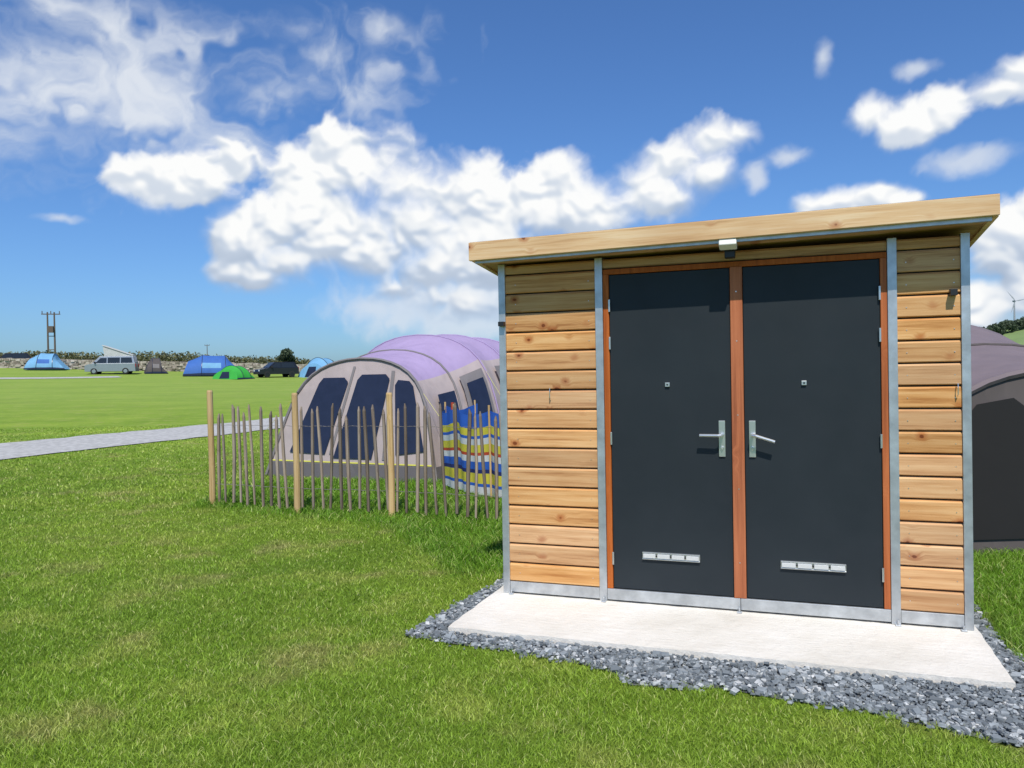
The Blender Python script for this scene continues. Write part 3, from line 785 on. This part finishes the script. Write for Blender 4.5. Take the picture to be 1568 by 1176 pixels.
# ------------------------------------------------------------------ clouds: far shell at cloud distance, thickness and shading computed per vertex
def tilt(a,b,ra,rb):
    c,s=math.cos(.0175),math.sin(.0175); u=(a*c+b*s)/1200; v=(-a*s+b*c)/1200
    az=math.atan(u); el=math.atan(v*math.cos(az)); return az,el,ra/1200*math.cos(az)**1.6,rb/1200*math.cos(az)
CL=[
 (-265,345,55,45),(-215,325,75,55),(-310,285,75,60),(-370,240,75,55),(-420,205,60,45),(-280,230,105,65),(-150,300,85,60),(-50,295,80,55),
 (-150,235,120,70),(-40,220,120,70),(75,305,48,48),(20,285,70,50),(80,250,95,60),(150,245,80,52),(200,285,55,42),(250,325,60,40),(310,362,50,34),(345,375,28,24),(230,265,60,35),(300,310,45,28),
 (-200,180,90,45),(-110,160,100,48),(-30,165,90,52),(-300,190,70,36),(60,180,85,45),(-180,135,70,30),(-80,115,80,32),
 (-430,155,50,26),(-350,170,60,30),(-395,145,45,22),
 (-585,300,40,32),(-540,292,50,42),(-480,305,52,42),(-430,330,45,40),(-500,275,60,25),
 (545,400,42,26),(600,380,60,38),(670,415,58,38),(735,438,50,34),(790,470,50,40),
 (480,268,60,24),(560,275,70,26),(760,225,55,50),(770,150,60,75),(700,110,60,50),(800,250,50,40)]
SF=[(-160,110,95,44),(-100,90,100,40),(0,115,100,52),(-210,110,70,30),(-40,130,120,50),(370,305,16,24),(420,340,30,16),(-680,235,50,10),
    (620,470,40,16),(700,330,80,22),(-60,75,100,26),(60,155,100,60),(470,485,18,26)]
WI=[(-720,450,150,95),(-600,430,110,80),(-760,380,130,60),(-640,520,90,50),(-500,480,110,38),(-290,490,100,40),(-180,520,90,36),(-350,430,80,50),(-560,380,90,45),(-430,350,90,40),(-240,440,90,40),(-700,560,120,50),(-560,440,120,70)]
def field(az,el,blobs,k):
    acc=np.zeros_like(az)
    for b in blobs:
        a,e,ra,rb=tilt(*b); acc+=np.exp(-np.minimum(np.hypot((az-a)/ra,(el-e)/rb),14)/k)
    return 1-np.minimum(-k*np.log(acc+1e-30),3)
def h2(ix,iy,sd):
    n=(ix.astype(np.int64)*374761393+iy.astype(np.int64)*668265263+sd*974634777)&0x7fffffff
    n=((n^(n>>13))*1274126177)&0x7fffffff; n=(n^(n>>16))&0xffffff
    return n/float(0xffffff)
def vnoise(x,y,sd):
    ix=np.floor(x); iy=np.floor(y); fx_=x-ix; fy_=y-iy; ux=fx_*fx_*fx_*(fx_*(fx_*6-15)+10); uy=fy_*fy_*fy_*(fy_*(fy_*6-15)+10)
    a=h2(ix,iy,sd);b=h2(ix+1,iy,sd);c=h2(ix,iy+1,sd);d=h2(ix+1,iy+1,sd)
    return (a*(1-ux)+b*ux)*(1-uy)+(c*(1-ux)+d*ux)*uy
def fbm(x,y,o,sd,g=.5):
    s=0;A=1;T=0; c_,s_=math.cos(.6),math.sin(.6)
    for i in range(o):
        s=s+A*vnoise(x+i*17.3,y-i*9.1,sd+i); T+=A; A*=g; x,y=(x*c_-y*s_)*2.03,(x*s_+y*c_)*2.03
    return s/T
def worley(x,y,sd,k=.10):
    ix=np.floor(x); iy=np.floor(y); acc=0
    for dx in(-1,0,1):
        for dy in(-1,0,1):
            cx=ix+dx; cy=iy+dy
            px=cx+h2(cx,cy,sd); py=cy+h2(cx,cy,sd+77); acc=acc+np.exp(-np.hypot(x-px,y-py)/k)
    return -k*np.log(acc+1e-30)
def blur(a,n):
    k_=np.array([1,4,6,4,1])/16.
    for _ in range(n):
        p=np.pad(a,((2,2),(0,0)),'edge'); a=sum(k_[i]*p[i:i+a.shape[0]] for i in range(5))
        p=np.pad(a,((0,0),(2,2)),'edge'); a=sum(k_[i]*p[:,i:i+a.shape[1]] for i in range(5))
    return a
sst=lambda v,a,b:(lambda q:q*q*(3-2*q))(np.clip((v-a)/(b-a),0,1))
na_,ne_=1150,520
azr=np.linspace(D2R(-58),D2R(58),na_); elr=np.linspace(D2R(-1),D2R(46),ne_)
AZ,EL=np.meshgrid(azr,elr)
wx1=fbm(AZ*12,EL*12,4,11)-.5; wy1=fbm(AZ*12,EL*12,4,23)-.5
wx2=fbm(AZ*45,EL*45,4,31)-.5; wy2=fbm(AZ*45,EL*45,4,43)-.5
PA=AZ+.045*wx1+.014*wx2; PE=EL+.035*wy1+.014*wy2
A2,E2=AZ+.020*wx1+.010*wx2, EL+.018*wy1+.010*wy2
F0=field(A2,E2,CL,.16); Fa=field(AZ,EL,CL,.35); Fb=field(AZ+.006,EL+.05,CL,.35); FS=field(A2,E2,SF,.2); FW=field(PA,PE,WI,.4)
puffs=[]
for sc_,sd in((13,1),(27,2),(55,3),(110,4)): puffs.append(.45-worley(PA*sc_,PE*sc_,sd,.14))
puff=.50*puffs[0]+.30*puffs[1]+.17*puffs[2]+.09*puffs[3]
fb=fbm(PA*22,PE*22,7,61,.56)-.5
D=F0+puff*.95+fb*.85
up=np.clip((Fa-Fb)*1.2,-1,1)
wid=.46+.65*sst(-up,-.1,.6)+.45*sst(fbm(AZ*8,EL*8,3,91),.45,.7)
m1=np.clip((D+.06)/wid,0,1); m1=m1*m1*(3-2*m1)
H=.050*np.sqrt(np.clip(D+.15,0,2))+.034*puffs[0]+.018*puffs[1]+.006*puffs[2]+.014*fb
H=blur(H,1)
gy,gx=np.gradient(H,elr[1]-elr[0],azr[1]-azr[0])
nz=1/np.sqrt(1+gx*gx+gy*gy); nx_=-gx*nz; ny_=-gy*nz
L=np.array([.18,.70,.66]); L/=np.linalg.norm(L)
dif=blur(np.clip(nx_*L[0]+ny_*L[1]+nz*L[2],0,1),1)
lit=.22+.64*dif+.36*np.clip(up,-.9,.5)+.12*sst(EL,.12,.26)+.12*fb
lit=np.clip(lit,0,1)
mS=sst(FS+fb*1.3+puff*.6,-.2,1.0)*.75
Wn=fbm(PA*9+3*wx1,PE*16,7,131,.54)-.5
mW=sst(FW+Wn*2.3,-.2,1.6)*.85
alpha=1-(1-m1)*(1-mS)*(1-mW)
tot=m1+mS*(1-m1)+mW*(1-m1)+1e-6
litA=(m1*lit+(mS*(1-m1))*.60+(mW*(1-m1))*(.50+.2*Wn+.20*mW))/tot
Rc=4800.
V=np.stack([Rc*np.sin(AZ)*np.cos(EL),Rc*np.cos(AZ)*np.cos(EL),Rc*np.sin(EL)],-1).reshape(-1,3)
a=(np.arange(ne_-1)[:,None]*na_+np.arange(na_-1)[None])
keep=(np.maximum.reduce([alpha[:-1,:-1],alpha[1:,:-1],alpha[:-1,1:],alpha[1:,1:]])>.004)
a=a[keep]
cm=bpy.data.materials.new('cloud'); cm.use_nodes=True; cm.node_tree.nodes.clear(); t=NT(cm.node_tree)
at=lambda n_:t.n('ShaderNodeAttribute',attribute_name=n_).outputs['Fac']
col=t.ramp(at('lit'),[(.10,(.40,.49,.63)),(.40,(.57,.65,.77)),(.68,(.80,.84,.89)),(.92,(.98,.985,.98))])
em=t.n('ShaderNodeEmission'); t.l(col,em.inputs[0]); tr=t.n('ShaderNodeBsdfTransparent'); mx=t.n('ShaderNodeMixShader')
t.l(at('alpha'),mx.inputs[0]); t.l(tr.outputs[0],mx.inputs[1]); t.l(em.outputs[0],mx.inputs[2]); ou=t.n('ShaderNodeOutputMaterial'); t.l(mx.outputs[0],ou.inputs[0])
try: cm.cycles.emission_sampling='NONE'
except Exception: pass
np_mesh('clouds',V,np.stack([a,a+na_,a+na_+1,a+1],1),[cm],{'lit':('POINT',litA.ravel()),'alpha':('POINT',alpha.ravel())},smooth=True)

# ------------------------------------------------------------------ world
w=bpy.data.worlds.new('World'); scene.world=w; w.use_nodes=True; nt=w.node_tree; nt.nodes.clear(); t=NT(nt)
sky=t.n('ShaderNodeTexSky',sky_type='NISHITA'); sky.sun_disc=False; sky.sun_elevation=D2R(SUN_EL); sky.sun_rotation=D2R(180); sky.altitude=50; sky.air_density=1.0; sky.dust_density=1.0; sky.ozone_density=2.0
c=t.mix(1.0,sky.outputs[0],(.56,.86,1.26),'MULTIPLY')
bg=t.n('ShaderNodeBackground'); t.l(c,bg.inputs[0]); bg.inputs[1].default_value=.11
out=t.n('ShaderNodeOutputWorld'); t.l(bg.outputs[0],out.inputs[0])

# ------------------------------------------------------------------ sun, camera
sl=bpy.data.lights.new('sun','SUN'); sl.energy=4.5; sl.angle=D2R(.5); sl.color=(1,.95,.86)
so=link(bpy.data.objects.new('sun',sl)); so.rotation_euler=(D2R(90-SUN_EL),0,0); so.location=(0,-10,20)
cd=bpy.data.cameras.new('camera'); cd.sensor_width=36; cd.lens=27.55; cd.clip_start=.05; cd.clip_end=9000
co=link(bpy.data.objects.new('camera',cd))
co.matrix_world=Matrix.Translation((0,0,1.46))@Matrix.Rotation(D2R(90-.57),4,'X')@Matrix.Rotation(D2R(-1.0),4,'Z')
scene.camera=co
